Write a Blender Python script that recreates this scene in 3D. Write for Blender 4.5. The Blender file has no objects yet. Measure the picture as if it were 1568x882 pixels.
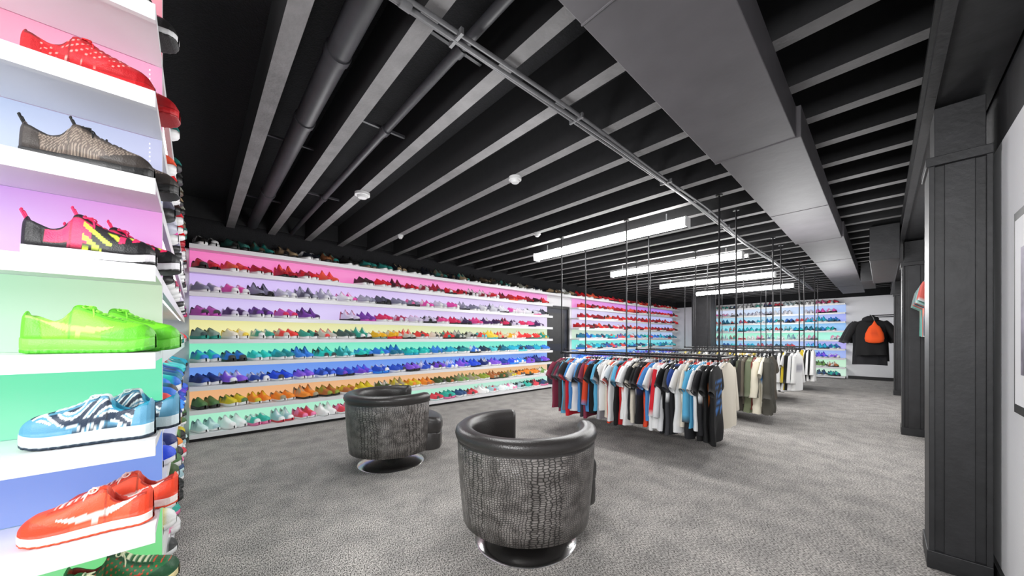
import bpy, math, random
import numpy as np
from mathutils import Vector, Matrix
random.seed(7); rng=np.random.default_rng(7)
sc=bpy.context.scene
sc.view_settings.view_transform='Standard'

def lin(c):
    return tuple((x/12.92 if x<=0.04045 else ((x+0.055)/1.055)**2.4) for x in c[:3])

# ---------------------------------------------------------------- materials
def newmat(name):
    m=bpy.data.materials.new(name); m.use_nodes=True
    return m,m.node_tree.nodes,m.node_tree.links,m.node_tree.nodes['Principled BSDF']
def simple(name,col,rough=.5,metal=0,emis=None,estr=0,noise=0,nscale=20,bump=0,bscale=60):
    m,n,l,b=newmat(name)
    b.inputs['Base Color'].default_value=(*col,1); b.inputs['Roughness'].default_value=rough; b.inputs['Metallic'].default_value=metal
    if emis:
        b.inputs['Emission Color'].default_value=(*emis,1); b.inputs['Emission Strength'].default_value=estr
    tc=n.new('ShaderNodeTexCoord')
    if noise>0:
        t=n.new('ShaderNodeTexNoise'); t.inputs['Scale'].default_value=nscale; t.inputs['Detail'].default_value=4
        l.new(tc.outputs['Object'],t.inputs['Vector'])
        r=n.new('ShaderNodeValToRGB'); r.color_ramp.elements[0].position=.3; r.color_ramp.elements[1].position=.7
        r.color_ramp.elements[0].color=(*[c*(1-noise) for c in col],1); r.color_ramp.elements[1].color=(*[min(1,c*(1+noise)) for c in col],1)
        l.new(t.outputs['Fac'],r.inputs['Fac']); l.new(r.outputs['Color'],b.inputs['Base Color'])
    if bump>0:
        t2=n.new('ShaderNodeTexNoise'); t2.inputs['Scale'].default_value=bscale; t2.inputs['Detail'].default_value=3
        l.new(tc.outputs['Object'],t2.inputs['Vector'])
        bp=n.new('ShaderNodeBump'); bp.inputs['Strength'].default_value=bump; bp.inputs['Distance'].default_value=.01
        l.new(t2.outputs['Fac'],bp.inputs['Height']); l.new(bp.outputs['Normal'],b.inputs['Normal'])
    return m
def vcol(name,rough=.6,emis=0,bump=0,bscale=200):
    m,n,l,b=newmat(name)
    a=n.new('ShaderNodeAttribute'); a.attribute_name='Col'
    b.inputs['Roughness'].default_value=rough
    if emis>0:
        b.inputs['Base Color'].default_value=(.16,.16,.17,1)
        l.new(a.outputs['Color'],b.inputs['Emission Color']); b.inputs['Emission Strength'].default_value=emis
    else: l.new(a.outputs['Color'],b.inputs['Base Color'])
    if bump>0:
        tc=n.new('ShaderNodeTexCoord'); t=n.new('ShaderNodeTexNoise'); t.inputs['Scale'].default_value=bscale
        l.new(tc.outputs['Object'],t.inputs['Vector'])
        bp=n.new('ShaderNodeBump'); bp.inputs['Strength'].default_value=bump; bp.inputs['Distance'].default_value=.004
        l.new(t.outputs['Fac'],bp.inputs['Height']); l.new(bp.outputs['Normal'],b.inputs['Normal'])
    return m

M_white=simple('white_lacquer',(.80,.80,.82),.35,noise=.02,nscale=3)
M_wall=simple('white_wall_paint',(.78,.78,.8),.7,noise=.03,nscale=2,bump=.1,bscale=120)
M_black=simple('black_ceiling_paint',(.003,.003,.0045),.9,noise=.5,nscale=40,bump=.6,bscale=90)
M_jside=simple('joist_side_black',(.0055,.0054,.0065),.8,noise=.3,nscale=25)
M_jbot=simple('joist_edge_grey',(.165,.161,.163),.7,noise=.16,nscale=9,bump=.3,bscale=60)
M_duct=simple('duct_grey_paint',(.092,.086,.094),.6,noise=.1,nscale=5,bump=.1,bscale=20)
M_col=simple('column_charcoal',(.019,.019,.021),.5,noise=.3,nscale=8,bump=.15,bscale=30)
M_pipe=simple('pipe_charcoal',(.028,.028,.032),.5,noise=.2,nscale=10)
M_cond=simple('conduit_grey',(.12,.12,.125),.45,metal=.2,noise=.1,nscale=30)
M_metal=simple('rack_black_steel',(.02,.02,.022),.35,metal=.5)
M_chrome=simple('chrome',(.75,.74,.74),.2,metal=1)
M_hanger=simple('hanger_steel',(.5,.5,.5),.3,metal=.8)
M_tube=simple('fluorescent_diffuser',(1,1,1),.5,emis=(1,.99,.97),estr=40)
M_led=simple('led_dots',(1,1,1),.5,emis=(1,.92,1),estr=2)
M_strip=simple('shelf_fill_strip',(1,1,1),.5,emis=(1,.98,1),estr=3.2)  # added glowing strips under the shelf fronts, to brighten the shoes
M_base=simple('black_baseboard',(.012,.012,.013),.5)
M_door=simple('door_dark',(.012,.015,.03),.5,noise=.1)
M_plast=simple('white_plastic',(.5,.5,.5),.4)
M_shoe=vcol('shoe_material',.5,bump=.25,bscale=260)
M_cloth=vcol('cloth_material',.85,bump=.5,bscale=160)
M_panel=vcol('led_glow_panel',.5,emis=.74)  # shelf LED glow on the back panels, put in as their own emission

def leather():
    m,n,l,b=newmat('smooth_dark_leather')
    b.inputs['Base Color'].default_value=(.032,.029,.028,1); b.inputs['Roughness'].default_value=.3
    tc=n.new('ShaderNodeTexCoord'); t=n.new('ShaderNodeTexVoronoi'); t.inputs['Scale'].default_value=160
    l.new(tc.outputs['Object'],t.inputs['Vector'])
    bp=n.new('ShaderNodeBump'); bp.inputs['Strength'].default_value=.25; bp.inputs['Distance'].default_value=.003
    l.new(t.outputs['Distance'],bp.inputs['Height']); l.new(bp.outputs['Normal'],b.inputs['Normal'])
    return m
def croc():
    m,n,l,b=newmat('crocodile_embossed_leather')
    uv=n.new('ShaderNodeUVMap'); uv.uv_map='UVMap'
    nz=n.new('ShaderNodeTexNoise'); nz.inputs['Scale'].default_value=3.2; l.new(uv.outputs['UV'],nz.inputs['Vector'])
    mx=n.new('ShaderNodeMixRGB'); mx.inputs['Fac'].default_value=.10
    l.new(uv.outputs['UV'],mx.inputs['Color1']); l.new(nz.outputs['Color'],mx.inputs['Color2'])
    def cells(sx,sy):
        mp=n.new('ShaderNodeMapping'); mp.inputs['Scale'].default_value=(sx,sy,1); l.new(mx.outputs['Color'],mp.inputs['Vector'])
        v=n.new('ShaderNodeTexVoronoi'); v.feature='DISTANCE_TO_EDGE'; v.voronoi_dimensions='2D'; v.inputs['Scale'].default_value=1; v.inputs['Randomness'].default_value=.45
        l.new(mp.outputs['Vector'],v.inputs['Vector']); return v.outputs['Distance']
    big=cells(32,84); sm=cells(70,104)
    sx=n.new('ShaderNodeSeparateXYZ'); l.new(mx.outputs['Color'],sx.inputs[0])
    w=n.new('ShaderNodeMath'); w.operation='MULTIPLY'; w.inputs[1].default_value=15; l.new(sx.outputs['X'],w.inputs[0])
    s_=n.new('ShaderNodeMath'); s_.operation='SINE'; l.new(w.outputs[0],s_.inputs[0])
    g=n.new('ShaderNodeMath'); g.operation='GREATER_THAN'; g.inputs[1].default_value=.1; l.new(s_.outputs[0],g.inputs[0])
    dm=n.new('ShaderNodeMix'); dm.data_type='FLOAT'; l.new(g.outputs[0],dm.inputs[0]); l.new(sm,dm.inputs[2]); l.new(big,dm.inputs[3])
    D=dm.outputs[0]
    r=n.new('ShaderNodeValToRGB'); r.color_ramp.elements[0].position=.03; r.color_ramp.elements[0].color=(.016,.014,.013,1)
    r.color_ramp.elements[1].position=.22; r.color_ramp.elements[1].color=(.27,.25,.235,1)
    l.new(D,r.inputs['Fac'])
    n2=n.new('ShaderNodeTexNoise'); n2.inputs['Scale'].default_value=14; n2.inputs['Detail'].default_value=5; l.new(uv.outputs['UV'],n2.inputs['Vector'])
    r2=n.new('ShaderNodeValToRGB'); r2.color_ramp.elements[0].position=.38; r2.color_ramp.elements[0].color=(.42,.41,.41,1); r2.color_ramp.elements[1].position=.62; r2.color_ramp.elements[1].color=(1,1,1,1)
    l.new(n2.outputs['Fac'],r2.inputs['Fac'])
    mm=n.new('ShaderNodeMixRGB'); mm.blend_type='MULTIPLY'; mm.inputs['Fac'].default_value=1
    l.new(r.outputs['Color'],mm.inputs['Color1']); l.new(r2.outputs['Color'],mm.inputs['Color2']); l.new(mm.outputs['Color'],b.inputs['Base Color'])
    b.inputs['Roughness'].default_value=.28
    r3=n.new('ShaderNodeMath'); r3.operation='MINIMUM'; r3.inputs[1].default_value=.25; l.new(D,r3.inputs[0])
    bp=n.new('ShaderNodeBump'); bp.inputs['Strength'].default_value=.6; bp.inputs['Distance'].default_value=.008
    l.new(r3.outputs[0],bp.inputs['Height']); l.new(bp.outputs['Normal'],b.inputs['Normal'])
    return m
def carpet():
    m,n,l,b=newmat('grey_carpet')
    tc=n.new('ShaderNodeTexCoord')
    def nt(s,d,st=None,rot=.6):
        t=n.new('ShaderNodeTexNoise'); t.inputs['Scale'].default_value=s; t.inputs['Detail'].default_value=d
        if st:
            mp=n.new('ShaderNodeMapping'); mp.inputs['Scale'].default_value=st; mp.inputs['Rotation'].default_value=(0,0,rot)
            l.new(tc.outputs['Object'],mp.inputs['Vector']); l.new(mp.outputs['Vector'],t.inputs['Vector'])
        else: l.new(tc.outputs['Object'],t.inputs['Vector'])
        return t
    f=nt(80,5,(1,2.4,1)); g=nt(5,9)
    r=n.new('ShaderNodeValToRGB'); e=r.color_ramp.elements
    e[0].position=.40; e[0].color=(.085,.079,.074,1); e[1].position=.60; e[1].color=(.66,.63,.60,1)
    l.new(f.outputs['Fac'],r.inputs['Fac'])
    r2=n.new('ShaderNodeValToRGB'); e=r2.color_ramp.elements
    e[0].position=.35; e[0].color=(.78,.78,.78,1); e[1].position=.62; e[1].color=(1.06,1.05,1.04,1)
    l.new(g.outputs['Fac'],r2.inputs['Fac'])
    mm=n.new('ShaderNodeMixRGB'); mm.blend_type='MULTIPLY'; mm.inputs['Fac'].default_value=1
    l.new(r.outputs['Color'],mm.inputs['Color1']); l.new(r2.outputs['Color'],mm.inputs['Color2']); l.new(mm.outputs['Color'],b.inputs['Base Color'])
    b.inputs['Roughness'].default_value=.95
    bp=n.new('ShaderNodeBump'); bp.inputs['Strength'].default_value=.4; bp.inputs['Distance'].default_value=.008
    l.new(f.outputs['Fac'],bp.inputs['Height']); l.new(bp.outputs['Normal'],b.inputs['Normal'])
    return m
M_leather=leather(); M_croc=croc(); M_carpet=carpet()

# ---------------------------------------------------------------- mesh helpers
def link(o,parent=None):
    sc.collection.objects.link(o)
    if parent: o.parent=parent
    return o
def empty(name,loc=(0,0,0),rz=0):
    e=bpy.data.objects.new(name,None); e.location=loc; e.rotation_euler=(0,0,rz); e.empty_display_size=.1
    sc.collection.objects.link(e); return e
class MB:
    def __init__(s): s.v=[]; s.f=[]; s.m=[]
    def box(s,x0,x1,y0,y1,z0,z1,m=0,bm=None):
        b=len(s.v)
        s.v+=[(x0,y0,z0),(x1,y0,z0),(x1,y1,z0),(x0,y1,z0),(x0,y0,z1),(x1,y0,z1),(x1,y1,z1),(x0,y1,z1)]
        s.f+=[(b,b+3,b+2,b+1),(b+4,b+5,b+6,b+7),(b,b+1,b+5,b+4),(b+1,b+2,b+6,b+5),(b+2,b+3,b+7,b+6),(b+3,b,b+4,b+7)]
        s.m+=[m if bm is None else bm]+[m]*5
    def tube(s,pts,r,n=10,m=0):
        pts=[Vector(p) for p in pts]; base=len(s.v)
        for i,p in enumerate(pts):
            d=(pts[min(i+1,len(pts)-1)]-pts[max(i-1,0)]).normalized()
            up=Vector((0,0,1)) if abs(d.z)<.9 else Vector((1,0,0))
            a=d.cross(up).normalized(); c=a.cross(d)
            for k in range(n):
                t=2*math.pi*k/n; s.v.append(tuple(p+a*(r*math.cos(t))+c*(r*math.sin(t))))
        for i in range(len(pts)-1):
            for k in range(n):
                s.f.append((base+i*n+k,base+i*n+(k+1)%n,base+(i+1)*n+(k+1)%n,base+(i+1)*n+k)); s.m.append(m)
        s.f.append(tuple(base+k for k in range(n))[::-1]); s.m.append(m)
        e=base+(len(pts)-1)*n
        s.f.append(tuple(e+k for k in range(n))); s.m.append(m)
    def lathe(s,prof,n=40,m=0,c=(0,0,0)):
        base=len(s.v)
        for (r,z) in prof:
            for k in range(n):
                t=2*math.pi*k/n; s.v.append((c[0]+r*math.cos(t),c[1]+r*math.sin(t),c[2]+z))
        for i in range(len(prof)-1):
            for k in range(n):
                s.f.append((base+i*n+k,base+i*n+(k+1)%n,base+(i+1)*n+(k+1)%n,base+(i+1)*n+k)); s.m.append(m)
    def obj(s,name,mats,parent=None,smooth=False,bevel=0):
        me=bpy.data.meshes.new(name); me.from_pydata(s.v,[],s.f)
        for mt in mats: me.materials.append(mt)
        me.polygons.foreach_set('material_index',s.m)
        if smooth: me.polygons.foreach_set('use_smooth',[True]*len(s.f))
        me.update(); o=bpy.data.objects.new(name,me); link(o,parent)
        if bevel:
            bv=o.modifiers.new('bev','BEVEL'); bv.width=bevel; bv.segments=2; bv.limit_method='ANGLE'
        if smooth:
            try: me.set_sharp_from_angle(angle=math.radians(40))
            except Exception: pass
        return o
def npmesh(name,V,F,C,mat,parent=None,smooth=True):
    V=np.asarray(V,dtype=np.float32);F=np.asarray(F,dtype=np.int32)
    me=bpy.data.meshes.new(name); me.vertices.add(len(V)); me.vertices.foreach_set('co',V.ravel())
    me.loops.add(F.size); me.loops.foreach_set('vertex_index',F.ravel())
    me.polygons.add(len(F)); me.polygons.foreach_set('loop_start',np.arange(0,F.size,4,dtype=np.int32))
    me.polygons.foreach_set('use_smooth',np.full(len(F),smooth))
    me.update(calc_edges=True)
    ca=me.color_attributes.new('Col','FLOAT_COLOR','POINT')
    CC=np.ones((len(V),4),dtype=np.float32); CC[:,:3]=C; ca.data.foreach_set('color',CC.ravel())
    me.materials.append(mat); me.validate()
    o=bpy.data.objects.new(name,me); link(o,parent); return o
def sstep(a,b,x):
    t=np.clip((x-a)/(b-a),0,1); return t*t*(3-2*t)

# ---------------------------------------------------------------- room shell
XL=-6.12; XR=.42; YB=15.45; YF=-3.2; ZC=3.14; JZ=2.83
ZT=2.47
b=MB(); b.box(XL-.1,XR+.1,YF-.1,YB+.1,-.1,0); b.obj('floor',[M_carpet])
b=MB(); b.box(XL-.1,XR+.1,YF-.1,YB+.1,ZC,ZC+.1); b.obj('ceiling',[M_black])
b=MB(); b.box(XL-.1,XL,YF,6.72,0,ZT,0); b.box(XL-.1,XL,6.72,7.92,2.2,ZT,0); b.box(XL-.1,XL,7.92,YB,0,ZT,0); b.box(XL-.1,XL,YF,YB,ZT,ZC,1); b.obj('wall_left',[M_wall,M_black])
b=MB(); b.box(XL-.1,XR+.1,YB,YB+.1,0,2.62,0); b.box(XL-.1,XR+.1,YB,YB+.1,2.62,ZC,1); b.obj('wall_back',[M_wall,M_black])
b=MB(); b.box(XR,XR+.1,YF,YB,0,2.32,0); b.box(XR,XR+.1,YF,YB,2.32,ZC,1); b.obj('wall_right',[M_wall,M_col])
b=MB(); b.box(XL-.1,XR+.1,YF-.1,YF,0,ZC); b.obj('wall_front',[M_wall])
b=MB(); b.box(-.75,XR-.02,YB-.02,YB,0,.1); b.obj('baseboard_back',[M_base])
b=MB(); b.box(XR-.015,XR,YF,YB-.02,0,.1); b.obj('baseboard_right',[M_base])
d=MB(); d.box(XL-.08,XL-.03,6.75,7.89,0.002,2.17,0); d.box(XL-.03,XL+.0,6.73,6.8,0.002,2.19,1); d.box(XL-.03,XL+.0,7.84,7.91,0.002,2.19,1); d.box(XL-.03,XL+.0,6.8,7.84,2.12,2.19,1)
d.box(XL-.03,XL-.015,6.95,7.7,.25,.95,1); d.box(XL-.03,XL-.015,6.95,7.7,1.15,2.0,1); d.tube([(XL-.02,7.76,1.0),(XL+.03,7.76,1.0),(XL+.03,7.64,1.0)],.012,8,1)
d.obj('door_1',[M_door,M_col])
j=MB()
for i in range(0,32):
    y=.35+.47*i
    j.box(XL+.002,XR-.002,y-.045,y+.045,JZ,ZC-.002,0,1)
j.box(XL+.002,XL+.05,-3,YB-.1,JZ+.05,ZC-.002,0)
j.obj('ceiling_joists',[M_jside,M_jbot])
dk=MB()
segs=[(-2.9,-.86,-.385,2.62),(1.2,-.86,-.385,2.62),(2.9,-.86,-.385,2.62),(4.6,-.83,-.36,2.62),(6.2,-.83,-.36,2.62),(8,-.81,-.34,2.63),(10,-.81,-.34,2.63),(12.2,-.81,-.34,2.63),(14.2,-.8,-.34,2.63)]
for a,c in zip(segs[:-1],segs[1:]):
    dk.box(c[1],c[2],a[0]+.003,c[0]-.003,c[3],JZ-.002)
    dk.box(c[1]-.003,c[2]+.003,c[0]-.01,c[0]+.0,c[3]-.004,JZ-.004)
dk.obj('ceiling_air_duct',[M_duct],bevel=.004)
s=MB(); s.box(-.12,.158,6.8,9.6,2.36,JZ-.002); s.box(-.3,-.1,9.9,11.5,2.45,JZ-.002); s.obj('bulkhead_soffit',[M_col],bevel=.005)
s=MB(); s.box(.2,XR-.01,-3,YB-.1,2.62,JZ-.002); s.box(.16,.2,-3,YB-.1,2.60,2.64); s.box(.16,.2,-3,YB-.1,2.79,JZ-.002); s.obj('steel_ceiling_beam',[M_col])
def column(x0,y0,w=.215,dp=.3,top=2.32):
    c=MB()
    c.box(x0+.015,x0+w-.015,y0+.02,y0+dp-.02,0,top)
    c.box(x0,x0+.022,y0,y0+dp,0,top); c.box(x0+w-.022,x0+w,y0,y0+dp,0,top)
    c.box(x0+.055,x0+w-.055,y0+.008,y0+.03,0,top-.05)
    c.box(x0-.012,x0+w,y0-.012,y0+dp+.012,top-.05,top)
    c.box(x0+.02,x0+w-.02,y0+.02,y0+dp-.02,top,2.6)
    c.box(x0-.008,x0+w,y0-.008,y0+dp+.008,0,.1)
    return c.obj('steel_column',[M_col],bevel=.003)
column(.18,3.06); column(.18,7.0); column(.18,11.7)
c=MB(); c.box(-4.55,-3.95,12.8,13.4,0,JZ-.002); c.box(-4.57,-3.93,12.78,13.42,0,.12); c.box(-4.57,-3.93,12.78,13.42,2.68,2.74); c.obj('square_column',[M_col],bevel=.01)
f=MB(); f.box(XR-.03,XR-.001,1.9,2.62,.98,1.84,0); f.box(XR-.034,XR-.029,1.94,2.58,1.02,1.8,1); f.box(XR-.037,XR-.033,2.05,2.47,1.15,1.67,2)
f.obj('framed_picture',[M_base,M_wall,simple('art_print',(.25,.22,.3),.6,noise=.8,nscale=6)])
p=MB(); p.tube([(XL+.1,.585,2.9),(.15,.585,2.9)],.062,20)
for x in (-4.6,-2.9,-2.1,-1.0): p.tube([(x,.585,2.9),(x+.05,.585,2.9)],.07,20)
for x in (-5,-3.4,-1.5): p.box(x,x+.02,.41,.76,2.95,2.965)
p.obj('drain_pipe',[M_pipe],smooth=True)
p=MB(); p.tube([(XL+.1,1.06,2.88),(.15,1.06,2.88)],.028,14)
for x in (-4.3,-2.6,-1.6): p.tube([(x,1.06,2.88),(x+.06,1.06,2.88)],.036,14); p.box(x-.01,x+.01,.88,1.23,2.9,2.92)
p.obj('sprinkler_pipe',[M_pipe],smooth=True)
p=MB()
def cx(y): return -1.455+.06*float(sstep(.5,2.6,y))-.05*float(sstep(3.2,6.0,y))+.012*math.sin(y*1.7)
for k in range(3):
    pts=[]
    for i in range(90):
        y=-1+i*.17; pts.append((cx(y)+(k-1)*.027+.006*math.sin(y*2.3+k*2),y,2.795-(k==1)*.01))
    p.tube(pts,.0115,10)
for y in (.95,1.9,3.3,5.2,7.1,9): 
    xx=cx(y); p.box(xx-.055,xx+.055,y-.008,y+.008,2.776,2.81)
p.tube([(cx(.7),.66,2.79),(cx(.7),.71,2.79)],.026,12)
p.obj('electrical_conduit',[M_cond],smooth=True)
def det(x,y,r=.075,z=JZ):
    s=MB(); s.lathe([(0.001,-.055),(r*.55,-.053),(r*.7,-.04),(r*.72,-.028),(r,-.026),(r,0),(0.001,0)],32,0,(x,y,z)); s.obj('smoke_detector',[M_plast],smooth=True)
det(-3.72,1.29); det(-2.37,2.23,.06); det(-4.85,2.23,.04); det(-3.4,3.64,.05)
def fixture(x0,x1,y,z=2.6,w=.07,h=.085):
    e=empty('fluorescent_light_fixture',((x0+x1)/2,y,z))
    L=(x1-x0)/2; top=.02+h
    m=MB(); m.box(-L,L,-w*.8,w*.8,top,top+.02,0)
    for x in (-L*.8,L*.8): m.tube([(x,0,top+.02),(x,0,max(JZ-z-.001,top+.03))],.006,6)
    m.box(-L-.012,-L,-w,w,.01,top+.02); m.box(L,L+.012,-w,w,.01,top+.02); m.obj('housing',[M_plast],e)
    t=MB()
    prof=[(-w,top)]+[(w*math.cos(math.pi+math.pi*k/8),.02+h*.6+h*.6*math.sin(math.pi+math.pi*k/8)) for k in range(9)]+[(w,top)]
    for x in (-L,L):
        for q in prof: t.v.append((x,q[0],q[1]))
    k=len(prof)
    for i in range(k-1): t.f.append((i,i+1,k+i+1,k+i)); t.m.append(0)
    t.obj('diffuser',[M_tube],e,smooth=True)
fixture(-3.98,-1.56,4.25); fixture(-3.95,-1.56,6.6); fixture(-4.0,-1.56,9.1); fixture(-3.9,-1.56,11.4)
fixture(-2.7,-1.62,7.2,2.72,.03,.04)
fixture(-1.3,-.95,-2.2,2.66)  # added fixture behind the camera, out of view, for fill light

# ---------------------------------------------------------------- shoes
def shoe_geo(N=13,cs=None,high=1.0,sole=.030,chunk=1.0,zs_=1.0):
    fine=cs is not None
    if cs is None: cs=np.array([1,.9,.68,.45,0,-.45,-.68,-.9,-1])
    u=np.linspace(0,1,N); t=(1-np.cos(u*np.pi))/2*.7+u*.3
    kt=[0,.03,.08,.14,.22,.30,.35,.40,.50,.65,.8,.90,.96,1]; kh=np.array([.098,.116,.116,.104,.092,.104,.134,.142,.126,.102,.090,.082,.068,.046])
    H=np.interp(t,kt,kh)
    if N>30: 
        ker=np.ones(7)/7; H=np.convolve(np.pad(H,3,mode='edge'),ker,mode='valid')
    H=H*(1+(high-1)*(1-sstep(.40,.58,t)))+ (sole-.03)
    W=np.interp(t,[0,.006,.02,.05,.10,.2,.3,.45,.66,.78,.88,.94,.975,.993,1],[.008,.016,.025,.033,.037,.037,.036,.043,.051,.051,.047,.040,.030,.018,.006])
    V=[];R=[];T=[];S=[]
    for i in range(N):
        z0=.014*max(0,(t[i]-.78)/.22)**2+ .004*max(0,(.08-t[i])/.08)
        w=W[i]; ws=w*1.08*chunk+.002; zs=z0+sole*(1.0 -.15*float(sstep(.3,.8,t[i])))
        y=t[i]*.29; hh=max(H[i],zs+.004)
        if fine: # sole wall: outsole lip, groove, midsole bulge, top lip
            prof=[(.90,0),(1.02,.03),(1.03,.20),(.99,.25),(1.03,.32),(1.045,.60),(1.02,.92),(.985,1.0)]
            row=[(ws*a,z0+(zs-z0)*q,0 if q>.24 else 5) for a,q in prof]
            sS=[2,1.9,1.8,1.7,1.6,1.5,1.4,1.2]
        else:
            row=[(ws*.9,z0,0),(ws*1.02,z0+(zs-z0)*.35,0),(ws,zs,0)]; sS=[2,1.5,1.2]
        nS=len(row)
        for c in cs:
            s=math.sqrt(max(0,1-c*c))**.6
            nar=1-.30*(1-float(sstep(.4,.65,t[i])))*s
            x=w*np.sign(c)*abs(c)**.85*nar; z=zs+(hh-zs)*s; r=1
            if fine:
                k=float(sstep(.035,.06,t[i])*(1-sstep(.31,.365,t[i])))*float(1-sstep(.50,.66,abs(c)))
                z-=(hh-zs)*.6*k
                pc=float(sstep(.01,.05,t[i])*(1-sstep(.30,.38,t[i])))*math.exp(-((abs(c)-.74)/.09)**2)
                x*=1+.10*pc
                if k>.12: r=3
                elif .34<=t[i]<.74 and abs(c)<.42: r=4
            else:
                if .05<t[i]<.345 and abs(c)<.55: z-=(hh-zs)*.55; r=3
                elif .34<=t[i]<.72 and abs(c)<.33: r=4
            row.append((x,z,r))
        for k in range(nS-1,-1,-1): row.append((-row[k][0],row[k][1],row[k][2]))
        csx=sS+list(cs)+[-q for q in sS[::-1]]
        for k,(x,z,r) in enumerate(row):
            V.append((x,y,z*zs_)); R.append(r); T.append(t[i]); S.append(csx[k])
    m=len(row); F=[]
    for i in range(N-1):
        for k in range(m-1):
            a=i*m+k; F.append((a,a+m,a+m+1,a+1))
        F.append((i*m+m-1,(i+1)*m+m-1,(i+1)*m,i*m))
    return np.array(V),np.array(F),np.array(R),np.array(T),np.array(S)
GEOS=[shoe_geo(13,high=1.0,zs_=1.1),shoe_geo(13,high=1.0,sole=.042,chunk=1.05,zs_=1.08),shoe_geo(13,high=1.42,zs_=1.04),shoe_geo(13,high=1.22,zs_=1.08)]
class Bag:
    def __init__(s): s.V=[];s.F=[];s.C=[];s.n=0
    def add(s,V,F,C): s.V.append(V);s.F.append(F+s.n);s.C.append(C);s.n+=len(V)
    def obj(s,name,mat,parent): return npmesh(name,np.concatenate(s.V),np.concatenate(s.F),np.concatenate(s.C),mat,parent)
def shoe_cols(R,T,S,up,ac,so):
    C=np.zeros((len(R),3)); C[:]=up
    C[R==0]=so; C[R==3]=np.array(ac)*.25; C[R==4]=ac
    C[(R==1)&(T<.12)]=ac
    if random.random()<.5: C[(R==1)&(T>.86)]=ac
    if random.random()<.5: C[(R==1)&(T>.25)&(T<.5)&(np.abs(S)>.6)&(np.abs(S)<.95)]=ac
    return C
PAL={'dark':['1c1a18','4e4030','6a5a4a','161a24','3c7a70','8c5a3a','8c8c80','303030','2a8078','a89070'],
 'red':['d82030','b81424','f03a40','90202c','f06040','301818','e01820','b02430'],
 'pink':['f878b0','e8e8f0','f8f0f8','b0b0c0','f050b0','d0d0e0','f4f4f8','8a8aa0','585868'],
 'purple':['7a40a8','b8305c','d05cc0','4a2a60','f05098','dfd6ec','3c2850','e03060'],
 'mix':['f8d850','30c0c8','f04040','e0d0a8','c8c8c0','30a090','f0e8d8','88a098','f0b820','405858'],
 'teal':['2cb8d8','3078e0','28d0c8','207898','4088e8','60d8e0','2858a0','289098','203858','e04848'],
 'blue':['2c54e0','2848a0','4c78f0','203070','7848d0','3c98f8','9060e0','3058c8'],
 'olive':['8c9c30','d8c830','507848','f09030','70a050','405830','a09880','b06838'],
 'white':['f0f8f8','38b8a8','d8f0f0','305080','f080b0','f4f4f4','a8c8d0','e04050']}
def hx(h): return lin(tuple(int(h[i:i+2],16)/255 for i in (0,2,4)))
WALLP=['white','olive','blue','teal','mix','purple','pink','red','dark']
WALLP2=['white','mix','blue','teal','teal','red','red','red','red']
def place_shoe(bag,px,py,pz,ang,up,ac,so,gi,sc_=1.0):
    V,F,R,T,S=GEOS[gi]; a=ang
    x=V[:,0]*sc_; y=(V[:,1]-.145)*sc_; ca,sa=math.cos(a),math.sin(a)
    W=np.stack([px+y*ca+x*sa*1.0, py+y*sa-x*ca, pz+V[:,2]*sc_],1)
    bag.add(W,F,shoe_cols(R,T,S,up,ac,so))

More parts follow.
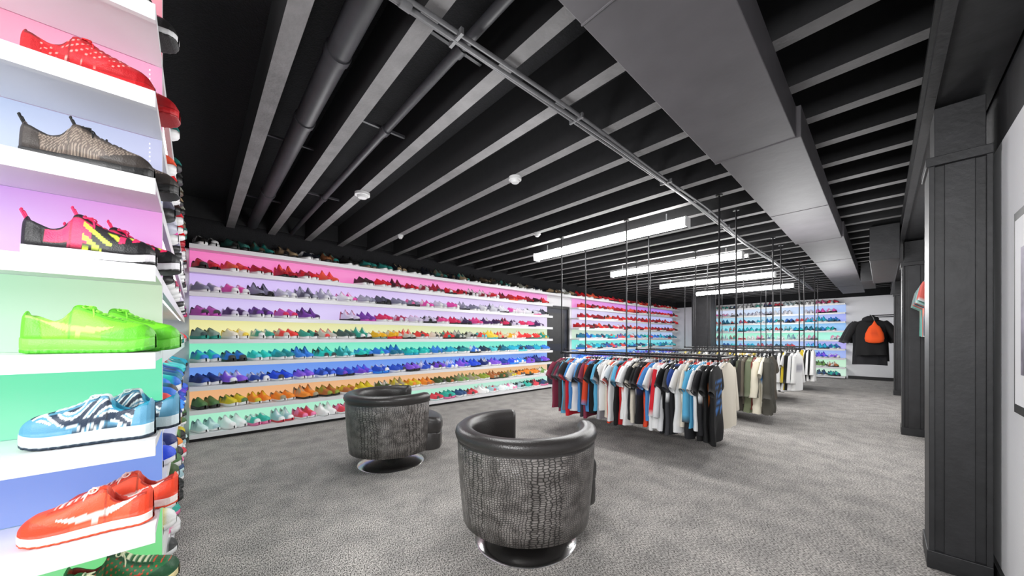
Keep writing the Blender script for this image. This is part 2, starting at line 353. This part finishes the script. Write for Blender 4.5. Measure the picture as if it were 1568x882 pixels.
def shelf_z(i): return .08+.293*i
def shelf_zw(i): return .10+.297*i
def shelving(name,frame,L,rows,colors,pals,u_skip=None,depth=.32,shoes=True,spacing=.278,ang_off=0.5,out=.0,zf=shelf_z,pals2=None):
    (ox,oy),(ux,uy),(vx,vy)=frame
    e=empty(name,(ox,oy,0))
    def P(u,v,z): return (ux*u+vx*v,uy*u+vy*v,z)
    mb=MB()
    def bx(u0,u1,v0,v1,z0,z1,m=0):
        a=P(u0,v0,z0);c=P(u1,v1,z1)
        mb.box(min(a[0],c[0]),max(a[0],c[0]),min(a[1],c[1]),max(a[1],c[1]),z0,z1,m)
    sk=lambda i:(u_skip and zf(i)<u_skip[2])
    for i in rows:
        z=zf(i); spans=[(0,L)] if not sk(i) else [(0,u_skip[0]),(u_skip[1],L)]
        for a,c in spans:
            if c-a<.05: continue
            bx(a,c,.012,depth-.02,z-.03,z); bx(a,c,depth-.02,depth,z-.054,z+.0)
            if i==0: bx(a,c,.02,depth-.05,0,z-.031,1)
            else: bx(a+.01,c-.01,depth-.042,depth-.024,z-.034,z-.0305,2)
    mb.obj('shelf_boards',[M_white,M_base,M_strip],e)
    bag=Bag(); nseg=28
    for i in rows:
        if i==max(rows): continue
        z0=zf(i)+.001; z1=zf(i+1)-.031
        cols=[np.array(lin(c))*.95+.05*np.array([.97,.98,1.0]) for c in colors[i]]
        us=np.linspace(0,L,nseg+1)
        V=[];C=[];F=[]
        for k,uu in enumerate(us):
            f=uu/L*2; c=cols[0]*(1-f)+cols[1]*f if f<1 else cols[1]*(2-f)+cols[2]*(f-1)
            V+=[P(uu,.01,z0),P(uu,.01,z1)]; C+=[c,c]
        for k in range(nseg):
            um=(us[k]+us[k+1])/2
            if u_skip and sk(i) and u_skip[0]<um<u_skip[1]: continue
            F.append((2*k,2*k+2,2*k+3,2*k+1))
        bag.add(np.array(V),np.array(F),np.array(C))
    bag.obj('led_glow_panels',M_panel,e)
    if shoes:
        bag=Bag(); 
        for i in rows:
            u=.15; 
            while u<L-.14:
                pal=pals2[i] if (pals2 and u>7.9) else pals[i]
                if not(u_skip and sk(i) and u_skip[0]-.14<u<u_skip[1]+.14) and random.random()>.04:
                    up=np.array(hx(random.choice(PAL[pal]))); ac=np.array(hx(random.choice(PAL[pal]+['202020','f0f0f0','f0f0f0','404040'])))
                    so=np.array(hx(random.choice(['f2f2f2','f2f2f2','e8e8e8','303030',random.choice(PAL[pal])])))
                    gi=random.choice([0,1,1,2,3]); s_=random.uniform(.9,1.0)
                    ab=math.atan2(vy,vx); au=math.atan2(uy,ux)
                    dl=(au-ab+math.pi)%(2*math.pi)-math.pi
                    ang=ab+math.copysign(ang_off+random.uniform(-.15,.15),dl)
                    for q in (-.058,.058):
                        w=P(u+q,depth*.53+out+(-q*.35),0)
                        place_shoe(bag,w[0],w[1],zf(i)+.0005,ang,up,ac,so,gi,s_)
                u+=spacing*random.uniform(.93,1.1)
        bag.obj('sneakers',M_shoe,e)
    return e
COLL=[[(.68,1,.84),(.8,1,.93),(.7,1,.8)],[(1,.72,.46),(1,.82,.6),(.8,1,.85)],[(.34,.60,1),(.42,.64,1),(.5,.8,1)],[(.5,1,.80),(.45,1,.92),(.5,.92,1)],
 [(1,.97,.62),(.86,.96,.82),(.7,.8,1)],[(.84,.76,1),(.93,.86,1),(.68,.74,1)],[(.84,.72,1),(.92,.86,1),(.72,.78,1)],[(1,.36,.74),(1,.5,.86),(.6,.45,1)],[(1,1,1)]*3]
shelving('sneaker_wall_shelving',((XL+.002,-.06),(0,1),(1,0)),15.05,range(9),COLL,WALLP,u_skip=(6.86,7.99,2.22),zf=shelf_zw,pals2=WALLP2)
COLB=[[(.85,1,.9)]*3,[(.8,1,.9),(.8,1,.9),(.8,1,.85)],[(.6,.95,1),(.6,.9,1),(.6,.7,1)],[(.6,.85,1),(.6,.85,1),(.7,.65,1)],[(.7,1,.9),(.6,1,.85),(.6,1,.9)],[(.6,.95,1),(.5,.9,1),(.5,.75,1)],[(.6,.9,1),(.7,.9,1),(.6,.65,1)],[(.85,.88,1),(.8,.9,1),(.6,.75,1)],[(1,1,1)]*3]
WP2=['white','olive','blue','teal','white','teal','teal','pink','white']
shelving('sneaker_back_shelving',((-4.9,YB-.002),(1,0),(0,-1)),4.1,range(9),COLB,WP2)
COLS=[[c,c,c] for c in [(.7,1,.8),(.5,1,.6),(.4,.6,1),(.4,1,.75),(.75,1,.8),(.75,.6,1),(.7,.8,.95),(1,.4,.5),(1,1,1)]]
shelving('sneaker_side_shelving',((-5.74,-.42),(1,0),(0,1)),3.72,range(9),COLS,WALLP,ang_off=.12,out=.02,spacing=.26)
COLN=[[c,c2,c3] for c,c2,c3 in [((.7,1,.8),)*3,((.45,.95,.55),)*3,((.55,.5,1),(.45,.6,1),(.4,.62,1)),((.5,1,.75),(.3,1,.7),(.35,1,.75)),((.8,1,.85),(.7,1,.8),(.85,.95,.8)),((.85,.7,1),(.8,.6,1),(1,.6,.95)),((.7,.85,1),(.65,.78,.95),(.78,.80,.97)),((1,.6,.75),(1,.42,.6),(1,.55,.78)),((1,.5,.6),)*3]]
en=shelving('sneaker_end_shelving',((-1.99,-1.15),(0,1),(1,0)),1.05,range(10),COLN+[COLN[0]],WALLP,shoes=False,depth=.33)
b=MB(); b.box(-.012,.008,1.03,1.05,0,2.72,0); b.box(-.022,-.013,0,1.05,0,2.72,0); b.obj('end_panel',[M_white],en)
b=MB()
for i in (6,7,8):
    for k in range(13):
        z=shelf_z(i)+.03+k*.017; b.box(.012,.015,1.014,1.017,z,z+.003)
b.obj('led_strip',[M_led],en)

cs_h=np.cos(np.linspace(0,np.pi,57)); 
def hero(px,py,pz,ang,up,ac,so,pattern='plain',high=1.0,sole=.032,chunk=1.0,lace=None,lining=None,ac2=None,scl=1.0,bow=True,tab=False,stripe=None,out=None):
    V,F,R,T,S=shoe_geo(150,cs_h,high,sole,chunk)
    up,ac,so=map(lambda h:np.array(hx(h)),(up,ac,so)); ac2=np.array(hx(ac2)) if ac2 else ac
    C=np.zeros((len(V),3)); C[:]=up
    x,y,z=V[:,0].copy(),V[:,1].copy(),V[:,2].copy(); zr=np.clip((z-sole)/.08,0,1.5)
    U=(R==1); aS=np.abs(S)
    if pattern=='knit':
        q=np.sin(y*900)*np.sin(z*700+x*500); C[q>.2]=ac; C[q<-.6]=ac2
    elif pattern=='block':
        m=U&(T>.18)&(T<.52)&(z>.055); C[m]=ac2
        m=U&(T>.45)&(np.sin(T*46+z*150)>.35); C[m]=ac
        m=U&(T>.7)&(z>.06)&(np.sin(T*60)>0); C[m]=ac2
    elif pattern=='spots':
        q=np.sin(y*300)*np.sin(z*300+np.floor(y*300/np.pi)); C[q>.7]=ac
    elif pattern=='zebra':
        q=np.sin(z*150+5*np.sin(y*45)+y*60); C[q>.1]=ac; C[q<-.85]=ac2
    heel=U&(T<.17-.5*np.clip(z-.05,0,.1))&(zr<1.05)
    if pattern!='block': C[heel]=ac2
    guard=U&(T>.60)&(z<sole+.012+.11*np.clip(T-.60,0,1)); C[guard]=ac2 if pattern!='block' else up
    stay=U&(aS>.42)&(aS<.62)&(T>.36)&(T<.78); C[stay]=(ac2*.9 if pattern not in('knit','block') else up*.5)
    col=U&(aS>.62)&(aS<.80)&(T>.04)&(T<.33)&(z>.085*high); C[col]=(np.array(hx(lining)) if lining else ac2)*.8
    zc=sole+.022+.26*(T-.50)**2; th=.011*np.sin(np.clip((T-.10)/.62,0,1)*np.pi)+.0004
    if pattern not in ('knit','block'):
        m=U&(np.abs(z-zc-.006)<th)&(T>.12)&(T<.70)&(aS>.5); C[m]=hx(stripe) if stripe else ac; V[m,0]+=np.sign(S[m])*.0008
    # toe perforations
    pf=U&(aS<.4)&(T>.78)&(T<.90)&(np.sin(T*420)>.5)&(np.sin(S*38)>.5); C[pf]=C[pf]*.35
    # eyelets
    ey=stay&(np.abs(aS-.50)<.03)&(np.sin(T*2*np.pi*19)>.6); C[ey]=C[ey]*.25
    # seams: dark stitch line along overlay borders
    sm=U&((np.abs(T-.36)<.006)|(np.abs(aS-.62)<.018)&(T>.36)&(T<.78)); C[sm]=C[sm]*.55
    C[R==0]=so; C[R==5]=np.array(hx(out)) if out else ac2*.85
    C[R==3]=np.array(hx(lining)) if lining else ac*.35
    lc=np.array(hx(lace)) if lace else so
    m4=R==4; C[m4]=up*.7; band=np.sin(T*2*np.pi*19)>0.1
    ml=m4&band&(T>.43); C[ml]=lc; V[ml,2]+=.004
    # tread notches
    g=(R==5)&(aS>1.75); V[g,0]*=1+.025*np.sign(np.sin(y[g]*330))
    V[stay,2]+=.0018; V[guard,0]*=1.012; V[heel,0]*=1.02
    V[:,0]*=scl;V[:,1]=(V[:,1]-.145)*scl;V[:,2]*=scl
    me=npmesh('sneaker',V,F,C,M_shoe)
    me.location=(px,py,pz+.001); me.rotation_euler=(0,0,ang-math.pi/2)
    tb=MB()
    def yy(t): return t*.29-.145
    def topz(t):
        q=(np.abs(T-t)<.01)&(aS<.3); return V[q,2].max()
    if bow:
      z1=topz(.47)+.002; z2=topz(.53)+.002
      for sx in (-1,1):
        pts=[]
        for k in range(0,11):
            a=k/10*math.pi*2; q=(1-math.cos(a))/2
            pts.append((sx*(.003+.024*q),yy(.47)+.009*math.sin(a),z1-.008*q**2))
        tb.tube(pts,.0022,6)
        tb.tube([(0,yy(.47),z1),(sx*.014,yy(.51),z2),(sx*.026,yy(.53),z2-.016),(sx*.034,yy(.535),z2-.036)],.0022,6)
    if tab:
        for t_ in (.02,.37):
            zh=topz(t_)
            tb.tube([(-.007,yy(t_+.01),zh-.01),(-.009,yy(t_-.025),zh+.018),(0,yy(t_-.03),zh+.024),(.009,yy(t_-.025),zh+.018),(.007,yy(t_+.01),zh-.01)],.0028,6)
    if tb.v: tb.obj('laces',[simple('lace_fabric',tuple(lc),.8)],me,smooth=True)
    return me
A90=math.pi/2
def pair(i,flip=False,**k):
    z=shelf_z(i); s_=random.uniform(-.008,.008); f=math.pi if flip else 0
    hero(-1.765,-.250+s_,z,A90-.16+f,**k); hero(-1.885,-.190+s_,z,A90-.18+f,**k)
pair(9,up='d8d8e0',ac='404050',so='f0f0f0')
pair(8,up='e05080',ac='202020',so='f0f0f0')
pair(7,up='b8141c',ac='e8a098',so='c81820',pattern='spots',lace='d01820',lining='801418',ac2='b0121a',stripe='c8242c',out='a01018')
pair(6,up='5c5048',ac='948678',so='242424',pattern='knit',ac2='3a3430',lace='181818',high=1.05,sole=.036,tab=True,lining='2c2826',out='181818')
pair(5,up='141416',ac='d0e840',so='f0eef2',pattern='block',ac2='f02c60',lace='e82860',high=1.08,sole=.036,lining='202024',tab=True,out='202020')
pair(4,up='7ce030',ac='b8f868',so='78dc48',pattern='plain',ac2='64c82c',lace='98f050',sole=.046,chunk=1.08,lining='a0e060',out='50b828')
pair(3,flip=True,up='f0f8f8',ac='1c3048',so='d8e8ec',pattern='zebra',ac2='5898b8',lace='e0f0f0',sole=.046,chunk=1.06,lining='2098b8',stripe='1c3048',out='203040')
pair(2,flip=True,up='fa5830',ac='fff0e8',so='fff4ee',pattern='plain',ac2='ec4420',lace='ffe0d4',lining='c03018',out='f05028')
pair(1,up='287040',ac='d84028',so='e8d8a0',pattern='spots',ac2='1c5030',lace='e0e0c0',high=1.15)
pair(0,up='404a90',ac='e0c020',so='f0f0f0')

# ---------------------------------------------------------------- garments
def garment_geo(length=.74,longs=False,fat=1.0,width=1.0,fine=False,flare=0,spread=0):
    nz=26 if fine else 11; nl=40 if fine else 18
    V=[];F=[];R=[]
    ph=random.uniform(0,6); fr=random.choice([3,4,5]); 
    for i in range(nz+1):
        v=(i/nz)**1.35
        a=np.interp(v,[0,.03,.08,.16,.3,.6,1],[.065,.11,.19,.225,.22,.215,.225+flare])*width
        bb=np.interp(v,[0,.03,.08,.16,.3,.6,1],[.012,.018,.024,.026,.028,.03,.036])*fat
        for k in range(nl):
            t=2*math.pi*k/nl; c,s=math.cos(t),math.sin(t)
            yy=a*np.sign(c)*abs(c)**.8
            th=bb*np.sign(s)*abs(s)**.6
            xx=th+ v*.016*math.sin(fr*6*yy+ph)*(1+.4*math.sin(9*v+ph))+ (.006*math.sin(30*yy+14*v+ph))*v
            V.append((xx,yy,-v*length+ .008*math.sin(7*yy+ph)*v)); R.append(0 if v>.02 else 2)
    for i in range(nz):
        for k in range(nl):
            F.append((i*nl+k,(i+1)*nl+k,(i+1)*nl+(k+1)%nl,i*nl+(k+1)%nl))
    for sx in (-1,1):
        base=len(V); n2=10; ns=7 if longs else 5
        end=((.27+spread)*width,-.60) if longs else (.305*width,-.27)
        sway=random.uniform(-.02,.02)
        for i in range(ns+1):
            f=i/ns; cy=(.17*width+(end[0]-.17*width)*(f**.7)); cz=-.075+(end[1]+.075)*f
            rw=(.062-.012*f if longs else .058+.016*f)*(1.2 if spread else 1); rt=(.022+.004*f)*fat
            ax=(.55,-.83) if not longs else (.25+spread,-.97)
            pn=(-ax[1],ax[0])
            for k in range(n2):
                t=2*math.pi*k/n2
                V.append((rt*math.sin(t)+sway*f,sx*(cy+pn[0]*rw*math.cos(t)),cz+pn[1]*rw*math.cos(t))); R.append(1 if f<.9 else 3)
        for i in range(ns):
            for k in range(n2):
                F.append((base+i*n2+k,base+(i+1)*n2+k,base+(i+1)*n2+(k+1)%n2,base+i*n2+(k+1)%n2))
    return np.array(V),np.array(F),np.array(R)
CL=['141416','1c1c20','f0f0f0','e8e8ea','c01820','d82030','202c58','2c4c98','4a8ccc','7c7c84','a8a8b0','0c0c0e','f2f2f2','e07020','30303a','883048','3c3c40','5cb0d8','e0d8c8','101014','c8c8d0','e04828','101012','18181c']
def put(bag,hk,ax,pos,rail_z,col,sl,**kw):
    V,F,R=garment_geo(**kw); top=rail_z-.075
    yaw=random.uniform(-.12,.12); c,s=math.cos(yaw),math.sin(yaw)
    X=V[:,0]*c-V[:,1]*s; Y=V[:,0]*s+V[:,1]*c
    if ax=='y': X,Y=-Y,X
    W=np.stack([X+pos[0],Y+pos[1],V[:,2]+top],1)
    C=np.zeros((len(V),3)); C[:]=hx(col); C[R==1]=hx(sl); C[R==3]=np.array(hx(col))*.8+.05; C[R==2]=np.array(hx(sl))
    if kw.get('fine') is not True and random.random()<.35:
        m=(R==0)&(V[:,2]<-.22)&(V[:,2]>-.36); C[m]=hx(random.choice(CL))
    bag.add(W,F,C)
    px,py=pos[0],pos[1]
    hk.tube([(px,py,top-.01),(px,py,rail_z-.02),(px+(.0 if ax=='x' else .012),py+(.012 if ax=='x' else 0),rail_z+.0),(px+(.0 if ax=='x' else .008),py+(.008 if ax=='x' else 0),rail_z+.018),(px,py,rail_z+.02)],.0022,5)
    w_=.17*min(1,kw.get('width',1))
    if ax=='x': hk.tube([(px,py-w_,top-.05),(px,py,top+.005),(px,py+w_,top-.05)],.005,5)
    else: hk.tube([(px-w_,py,top-.05),(px,py,top+.005),(px+w_,py,top-.05)],.005,5)
    return W,C,V
def rack(x0,x1,ys,palette,step=.047,end=None,rz=1.08,longp=.12):
    e=empty('clothing_rack',(0,0,0))
    fr=MB(); hk=MB(); bag=Bag()
    for yi,y in enumerate(ys):
        fr.tube([(x0-.04,y,rz),(x1+.04,y,rz)],.014,10)
        for x in (x0-.02,(x0+x1)/2,x1+.02):
            fr.tube([(x,y,rz),(x,y,JZ-.001)],.0095,8); fr.tube([(x,y,JZ-.012),(x,y,JZ-.001)],.035,12); fr.tube([(x,y,rz-.018),(x,y,rz+.02)],.018,10)
        x=x0+.03
        while x<x1-.06:
            lo=random.random()<longp
            col=random.choice(palette); put(bag,hk,'x',(x,y+random.uniform(-.015,.015)),rz,col,col if random.random()<.6 else random.choice(palette),length=random.uniform(.66,.8),longs=lo,width=random.uniform(.93,1.08),fat=1.3 if lo else 1)
            x+=step*random.uniform(.8,1.2)
        if end and yi==0: end(bag,hk,x1-.01,y,rz)
    for x in (x0-.02,x1+.02): fr.tube([(x,ys[0],rz),(x,ys[-1],rz)],.011,8)
    fr.obj('frame',[M_metal],e,smooth=True); hk.obj('hangers',[M_hanger],e,smooth=True); bag.obj('garments',M_cloth,e)
def end1(bag,hk,x,y,rz):
    put(bag,hk,'x',(x-.11,y),rz,'0c0c0e','0c0c0e',length=.78,fine=True)
    put(bag,hk,'x',(x-.055,y),rz,'141416','141416',length=.78,fine=True)
    W,C,V=put(bag,hk,'x',(x,y),rz,'0e0e10','0e0e10',length=.80,fine=True,width=1.06)
    z=V[:,2];yv=V[:,1]
    C=bag.C[-1]; m=(V[:,0]>0)&(z<-.14)&(z>-.5)&(abs(yv)<.14)&(np.sin(z*110)>-.1)&(np.sin(yv*90+z*31)>-.5); C[m]=hx('3c78c0')
def end2(bag,hk,x,y,rz):
    for k in range(4):
        put(bag,hk,'x',(x-.10*k-.03,y),rz,['4c4a42','e0dac6','747c60','3c3830'][k],['44423a','d8d2be','646c54','302c26'][k],length=.84,longs=True,fat=2.2,width=1.1,fine=True)
        Wn=bag.V[-1]; Wn+=rng.normal(0,.005,Wn.shape)
def end3(bag,hk,x,y,rz):
    for k,c in enumerate(['f0f0ee','e8e8e8','141414','c8b028','f2f2f2']):
        put(bag,hk,'x',(x-.07*k,y),rz,c,c,length=.75,longs=True,fat=1.6,width=1.05)
CL2=['4c5040','7c7464','e0dccc','2c2c2c','181818','60584c','141416','88806c','38485c','703028','202428']
CL3=['f0f0f0','e0e0e0','181818','c8b040','8c8c90','f2f2f2','404448','202020']
rack(-3.3,-1.2,[4.1,4.72],CL,end=end1)
rack(-3.3,-1.15,[6.45,7.05],CL2,step=.06,end=end2,longp=.6)
rack(-3.3,-1.15,[8.9,9.5],CL3,step=.06,end=end3,longp=.5)
rack(-3.3,-1.15,[11.2,11.8],CL3,step=.07,end=end3,longp=.4)
e=empty('wall_clothing_rack'); fr=MB(); hk=MB(); bag=Bag()
fr.tube([(.355,5.3,2.0),(.355,6.9,2.0)],.01,8)
for y in (5.4,6.85): fr.tube([(.355,y,2.0),(XR-.001,y,2.0)],.009,8)
y=5.45
while y<6.85: put(bag,hk,'y',(.355,y),2.0,random.choice(['a84838','70a8a0','408078','a0b0b0','283848','509080']),random.choice(['608080','90a0a0','a04038']),length=.6,width=.15); y+=.07
fr.obj('frame',[M_metal],e,smooth=True); hk.obj('hangers',[M_hanger],e,smooth=True); bag.obj('garments',M_cloth,e)
e=empty('hanging_jackets'); fr=MB(); hk=MB(); bag=Bag()
fr.tube([(-.2,12.0,1.86),(-.2,13.3,1.86)],.013,8); fr.tube([(-.2,13.2,1.86),(XR-.001,13.2,1.86)],.013,8); fr.tube([(-.2,12.2,1.86),(XR-.001,12.2,1.86)],.013,8)
for k,(c,w) in enumerate([('111113',1.1),('202024',1.25),('101012',1.3),('1a1a1c',1.3),('2c2c30',1.3)]):
    put(bag,hk,'y',(-.2-.02*(k%2),12.25+k*.17),1.86,c,c,length=[.9,1.15,1.05,1.0,1.0][k],longs=True,fat=2.4,width=w*1.1,fine=True,spread=.10 if k<2 else 0)
# hood of the front jacket
V=[];F=[];C=[]
for i in range(9):
    f=i/8; rr=.11*math.sin(math.pi*(.12+.80*f))+.02
    for k in range(20):
        t=2*math.pi*k/20; V.append((-.2+rr*1.15*math.cos(t),12.22+rr*.6*math.sin(t)-.03,1.70+.15*f)); C.append(hx('151518'))
for i in range(8):
    for k in range(20): F.append((i*20+k,(i+1)*20+k,(i+1)*20+(k+1)%20,i*20+(k+1)%20))
bag.add(np.array(V),np.array(F),np.array(C))
bz=[(0.0,.008),(-.04,.02),(-.10,.05),(-.13,.085),(-.16,.10),(-.30,.15),(-.42,.165),(-.50,.15),(-.53,.10),(-.54,.01)]
V=[];F=[];C=[]
for i,(z,w_) in enumerate(bz):
    for k in range(24):
        t=2*math.pi*k/24; V.append((-.13+w_*math.cos(t)*(1+.05*math.sin(5*t)),12.06+.35*w_*math.sin(t),1.72+z)); C.append(hx('f0561c') if not(-.38<z<-.2 and abs(math.cos(t))<.3) else hx('d84818'))
for i in range(len(bz)-1):
    for k in range(24): F.append((i*24+k,(i+1)*24+k,(i+1)*24+(k+1)%24,i*24+(k+1)%24))
bag.add(np.array(V),np.array(F),np.array(C)); hk.tube([(-.13,12.06,1.72),(-.15,12.03,1.80),(-.19,12.03,1.87)],.006,6)
fr.obj('frame',[M_metal],e,smooth=True); hk.obj('hangers',[M_hanger],e,smooth=True); bag.obj('garments',M_cloth,e)

# ---------------------------------------------------------------- chairs
def chair(x,y,face):
    e=empty('swivel_barrel_chair',(x,y,0),face-math.pi/2)
    sec=[(.405,.165,0),(.416,.27,0),(.428,.40,0),(.438,.54,0),(.442,.66,0),(.434,.672,1),(.450,.684,1),(.456,.706,1),(.450,.732,1),(.425,.750,1),(.385,.754,1),(.355,.740,1),(.342,.705,1),(.340,.66,1),(.345,.45,1),(.345,.22,1),(.36,.165,1)]
    cr,cz=.395,.48
    oa=math.radians(50); n=72; V=[];F=[];MI=[];UV=[]
    a0=math.pi/2+oa; a1=math.pi/2+2*math.pi-oa
    capn=6
    st=[]
    for i in range(capn):
        q=i/capn; st.append((a0-.10*math.cos(q*math.pi/2)*1.0,math.sin(q*math.pi/2)))
    for i in range(n+1): st.append((a0+(a1-a0)*i/n,1))
    for i in range(capn-1,-1,-1):
        q=i/capn; st.append((a1+.10*math.cos(q*math.pi/2),math.sin(q*math.pi/2)))
    m=len(sec)
    for (a,s_) in st:
        s2=max(s_,.02)
        for (r,z,mi) in sec:
            rr=cr+(r-cr)*s2; zz=z if s2==1 else (z-(z-cz)*(1-s2)*.14)
            V.append((rr*math.cos(a),rr*math.sin(a),zz))
    me=bpy.data.meshes.new('shell')
    for i in range(len(st)-1):
        for k in range(m):
            k2=(k+1)%m
            F.append((i*m+k,(i+1)*m+k,(i+1)*m+k2,i*m+k2)); MI.append(0 if (k<5 and sec[k2][2]==0) else 1)
            UV+=[(st[i][0]*.43,sec[k][1]),(st[i+1][0]*.43,sec[k][1]),(st[i+1][0]*.43,sec[k2][1]),(st[i][0]*.43,sec[k2][1])]
    F.append(tuple(range(m))); MI.append(1); UV+=[(0,0)]*m
    F.append(tuple((len(st)-1)*m+k for k in range(m))[::-1]); MI.append(1); UV+=[(0,0)]*m
    me.from_pydata(V,[],F); me.materials.append(M_croc); me.materials.append(M_leather)
    me.polygons.foreach_set('material_index',MI); me.polygons.foreach_set('use_smooth',[True]*len(F))
    uvl=me.uv_layers.new(name='UVMap'); uvl.data.foreach_set('uv',np.array(UV,dtype=np.float32).ravel()); me.update()
    link(bpy.data.objects.new('shell',me),e)
    def outline(a):
        dlt=abs((a-math.pi/2+math.pi)%(2*math.pi)-math.pi)
        f=float(sstep(math.radians(38),math.radians(54),np.array(dlt)))
        return .52*(1-f)+.338*f
    def slab(name,prof,mat):
        b=MB(); n=96
        for (k,z) in prof:
            for i in range(n):
                a=2*math.pi*i/n; r=max(outline(a)+k,.0) if k>-.9 else .001
                if k<-.15 and k>-.9: r=outline(a)*(1+k)
                b.v.append((r*math.cos(a),r*math.sin(a),z))
        for j in range(len(prof)-1):
            for i in range(n):
                b.f.append((j*n+i,j*n+(i+1)%n,(j+1)*n+(i+1)%n,(j+1)*n+i)); b.m.append(0)
        b.obj(name,[mat],e,smooth=True)
    slab('seat_base',[(-1,.15),(-.03,.15),(-.008,.16),(0,.18),(0,.315),(-.012,.325),(-1,.325)],M_leather)
    slab('seat_cushion',[(-1,.322),(-.02,.322),(0,.335),(.008,.37),(.008,.42),(-.005,.455),(-.035,.475),(-.3,.487),(-.6,.492),(-1,.493)],M_leather)
    b=MB(); b.lathe([(.001,.17),(.05,.17),(.05,.08),(.08,.062),(.15,.050),(.25,.034),(.322,.016),(.33,.008),(.33,0),(.001,0)],64)
    b.obj('disc_base',[M_chrome],e,smooth=True)
chair(-1.59,1.59,math.radians(102)); chair(-3.5,1.51,math.radians(80))

# ---------------------------------------------------------------- lights
def area(name,loc,size,power,target,col=(1,1,1)):
    L=bpy.data.lights.new(name,'AREA'); L.energy=power; L.size=size; L.shape='DISK'; L.color=col
    o=bpy.data.objects.new(name,L); o.location=loc; d=Vector(target)-Vector(loc); o.rotation_euler=d.to_track_quat('-Z','Y').to_euler(); link(o)
area('camera_fill_light',(-.1,-1.5,2.1),1.2,100,(-.9,2.5,.9))  # added unseen fill light behind the camera, for near shelves and chairs
for i,(x,y,en_) in enumerate([(-4.0,1.3,42),(-4.0,5.3,50),(-4.3,9,50),(-2.0,1.6,50),(-.7,5.4,62),(-.7,9.5,55),(-2.5,13.4,55)]):
    L=bpy.data.lights.new('room_fill_light','POINT'); L.energy=en_; L.shadow_soft_size=.35  # added fill lights hanging in mid-air, no lamp body
    o=bpy.data.objects.new('room_fill_light',L); o.location=(x,y,1.95); link(o)
w=bpy.data.worlds.new('World'); sc.world=w; w.use_nodes=True
w.node_tree.nodes['Background'].inputs[0].default_value=(.8,.85,1,1); w.node_tree.nodes['Background'].inputs[1].default_value=.3

# ---------------------------------------------------------------- camera
cam=bpy.data.cameras.new('camera'); co=bpy.data.objects.new('camera',cam); link(co)
cam.sensor_width=36; cam.lens=524/1568*36; cam.shift_y=77/1568; cam.clip_start=.05
co.location=(0,0,1.3); co.rotation_euler=(math.pi/2,0,math.radians(47.26))
sc.camera=co
